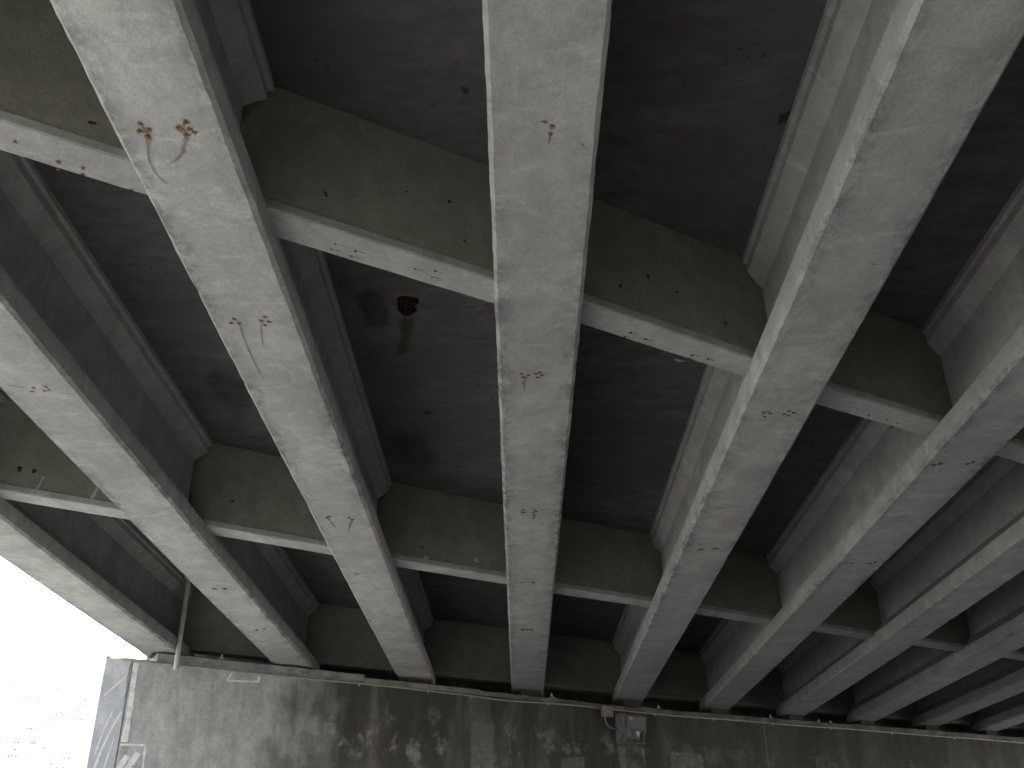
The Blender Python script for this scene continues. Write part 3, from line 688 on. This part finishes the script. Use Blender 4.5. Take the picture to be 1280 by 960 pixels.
def gh(x, y):
    # road-frame distance from abutment face (positive = towards camera side)
    u = (y - (AB0 + x * T)) * CS          # perpendicular distance beyond the face
    z = GROUND
    if u < -16: z += min(6.25, (-u - 16) * .62)          # unseen far-side spill slope, raised to block light from behind the camera
    s = x * CS + (y - AB0) * SN
    if u > 0.3:
        # approach embankment behind the wall and rising bank beyond
        e = 4.5 - max(0, (-6.9 - x)) * .50 - max(0, x - 16.5) * .5
        k = min(1, (u - .3) / 1.2)
        bank = GROUND + max(0, (u - 5) * .30)
        bank = min(bank, 16)
        # left of the wing wall the ground falls to the road level near the face
        if x < -6.3: e = min(e, GROUND + max(0, u - .2) * .62 + 1.0)
        z = max(GROUND + (max(e, GROUND) - GROUND) * k, bank if x < -6.9 or x > 16.5 else GROUND)
        if -6.9 <= x <= 16.5: z = min(z, 4.40)
    if x < -4.9 and u > 0: z = GROUND + min(18, max(0, u - 1) * .28 * min(1, .55 + u * .02))
    return z
def make_ground():
    xs = [-600, -300, -150, -90, -60, -45, -36] + [-30 + k * .75 for k in range(76)] + [30, 40, 60, 100, 200, 600]
    ys = [-600, -200, -80, -45, -30] + [-24 + k * .75 for k in range(110)] + [62, 72, 85, 110, 160, 300, 900]
    rnd = random.Random(3); v = []; f = []
    for y in ys:
        for x in xs:
            z = gh(x, y); u = (y - (AB0 + x * T)) * CS
            if z > GROUND + .05 or u > 1: z += rnd.gauss(0, .03)
            v.append((x, y, z))
    n = len(xs)
    for j in range(len(ys) - 1):
        for i in range(n - 1): k = j * n + i; f.append((k, k + 1, k + n + 1, k + n))
    mb = MB(); mb.add(v, f); o = mb.build('ground', mat_grass()); structure(o)
make_ground()
def strip(name, mat, u0, u1, z0, h=None):
    """strip parallel to the abutment, u = distance in front of the wall face"""
    mb = MB()
    def P(s, u, z): return (s * CS + u * SN, AB0 + s * SN - u * CS, z)
    if h is None: mb.add([P(-150, u0, z0), P(150, u0, z0), P(150, u1, z0), P(-150, u1, z0)], [(0, 1, 2, 3)])
    else: mb.add([P(a, u, z) for a in (-150, 150) for u in (u0, u1) for z in (z0, z0 + h)], [(0, 1, 3, 2), (4, 5, 7, 6), (0, 1, 5, 4), (2, 3, 7, 6), (1, 3, 7, 5)])
    structure(mb.build(name, mat))
CONC = mat_pave('pavement_concrete', (.38, .375, .36)); WHT = mat_pave('road_paint', (.75, .75, .73))
strip('road', mat_asphalt(), 3.4, 11.2, GROUND + .02)
strip('kerb', CONC, 3.2, 3.4, GROUND + .0, .15); strip('kerb', CONC, 11.2, 11.4, GROUND + .0, .15)
strip('pavement', CONC, .01, 3.195, GROUND + .004, .13); strip('pavement', CONC, 11.405, 15.8, GROUND + .004, .13)
strip('road_marking', WHT, 7.25, 7.37, GROUND + .024); strip('road_marking', WHT, 3.7, 3.82, GROUND + .024); strip('road_marking', WHT, 10.8, 10.92, GROUND + .024)

# grass tufts on the bank
def tufts():
    m = NT('tuft_green'); oi = m.noise(2, 3, .6, rand=False); mt = m.fin(m.mix(oi, (.25, .27, .20), (.31, .28, .23)), .9)
    mb = MB(); rnd = random.Random(11)
    for _ in range(420):
        # denser in streaky rows across the bank
        y = rnd.uniform(19, 60); x = -(.30 + rnd.random() * .45) * y - 2
        if rnd.random() < .5: y = round(y / 2.4) * 2.4 + rnd.gauss(0, .12)
        z = gh(x, y)
        if z < GROUND + .3: continue
        w = rnd.uniform(.4, 1.3); hh = rnd.uniform(.03, .08)
        for k in range(7):
            a = rnd.random() * 6.28; bx = x + rnd.uniform(-w, w); by = y + rnd.gauss(0, .08); q = rnd.uniform(.03, .07)
            mb.add([(bx - q, by, z - .03), (bx + q, by + .02, z - .03), (bx + math.cos(a) * .08, by + math.sin(a) * .08, z + hh * rnd.uniform(.6, 1.2))], [(0, 1, 2)])
    me = bpy.data.meshes.new('grass_tufts'); me.from_pydata(mb.v, [], mb.f); me.materials.append(mt)
    o = bpy.data.objects.new('grass_tufts', me); COL.objects.link(o)
    tag(o, 'scattered low tufts of grass on the overexposed bank beyond the wall', 'grass', None, 'stuff')
tufts()

# ------------------------------------------------------------------ camera
pitch, yaw, roll = 0.49425, -0.00192, -0.01307
f = Vector((math.sin(yaw) * math.cos(pitch), math.cos(yaw) * math.cos(pitch), math.sin(pitch)))
r = Vector((math.cos(yaw), -math.sin(yaw), 0)); u = r.cross(f)
r2 = math.cos(roll) * r + math.sin(roll) * u; u2 = -math.sin(roll) * r + math.cos(roll) * u
cd = bpy.data.cameras.new('camera'); co = bpy.data.objects.new('camera', cd); COL.objects.link(co)
mw = Matrix.Identity(4)
for k in range(3): mw[k][0] = r2[k]; mw[k][1] = u2[k]; mw[k][2] = -f[k]
co.matrix_world = mw
cd.sensor_fit = 'HORIZONTAL'; cd.sensor_width = 36; cd.lens = 1237.4 / 1280 * 36; cd.clip_end = 3000; cd.clip_start = .05
sc.camera = co

# ------------------------------------------------------------------ light
SUN_EL, SUN_AZ = R(50), R(-60)     # azimuth from +Y, towards +X
w = bpy.data.worlds.new('World'); sc.world = w; w.use_nodes = True; nt = w.node_tree; nt.nodes.clear()
sky = nt.nodes.new('ShaderNodeTexSky'); sky.sky_type = 'NISHITA'; sky.sun_disc = False
sky.sun_elevation = SUN_EL; sky.sun_rotation = SUN_AZ; sky.air_density = 1.0; sky.dust_density = 4.0
hs = nt.nodes.new('ShaderNodeHueSaturation'); hs.inputs['Saturation'].default_value = .35
bg = nt.nodes.new('ShaderNodeBackground'); bg.inputs[1].default_value = .15
ou = nt.nodes.new('ShaderNodeOutputWorld')
nt.links.new(sky.outputs[0], hs.inputs['Color']); nt.links.new(hs.outputs[0], bg.inputs[0]); nt.links.new(bg.outputs[0], ou.inputs[0])
sl = bpy.data.lights.new('sun', 'SUN'); sl.energy = 1.3; sl.angle = R(25); sl.color = (1, .97, .93)
so = bpy.data.objects.new('sun', sl); COL.objects.link(so)
d = Vector((math.sin(SUN_AZ) * math.cos(SUN_EL), math.cos(SUN_AZ) * math.cos(SUN_EL), math.sin(SUN_EL)))
so.rotation_euler = d.to_track_quat('Z', 'Y').to_euler()
so.location = (0, 0, 30)
sc.view_settings.view_transform = 'Standard'; sc.view_settings.look = 'None'; sc.view_settings.gamma = 1
sc.view_settings.exposure = 2.8
sc.render.engine = 'CYCLES'
sc.cycles.max_bounces = 6; sc.cycles.diffuse_bounces = 2; sc.cycles.transparent_max_bounces = 12
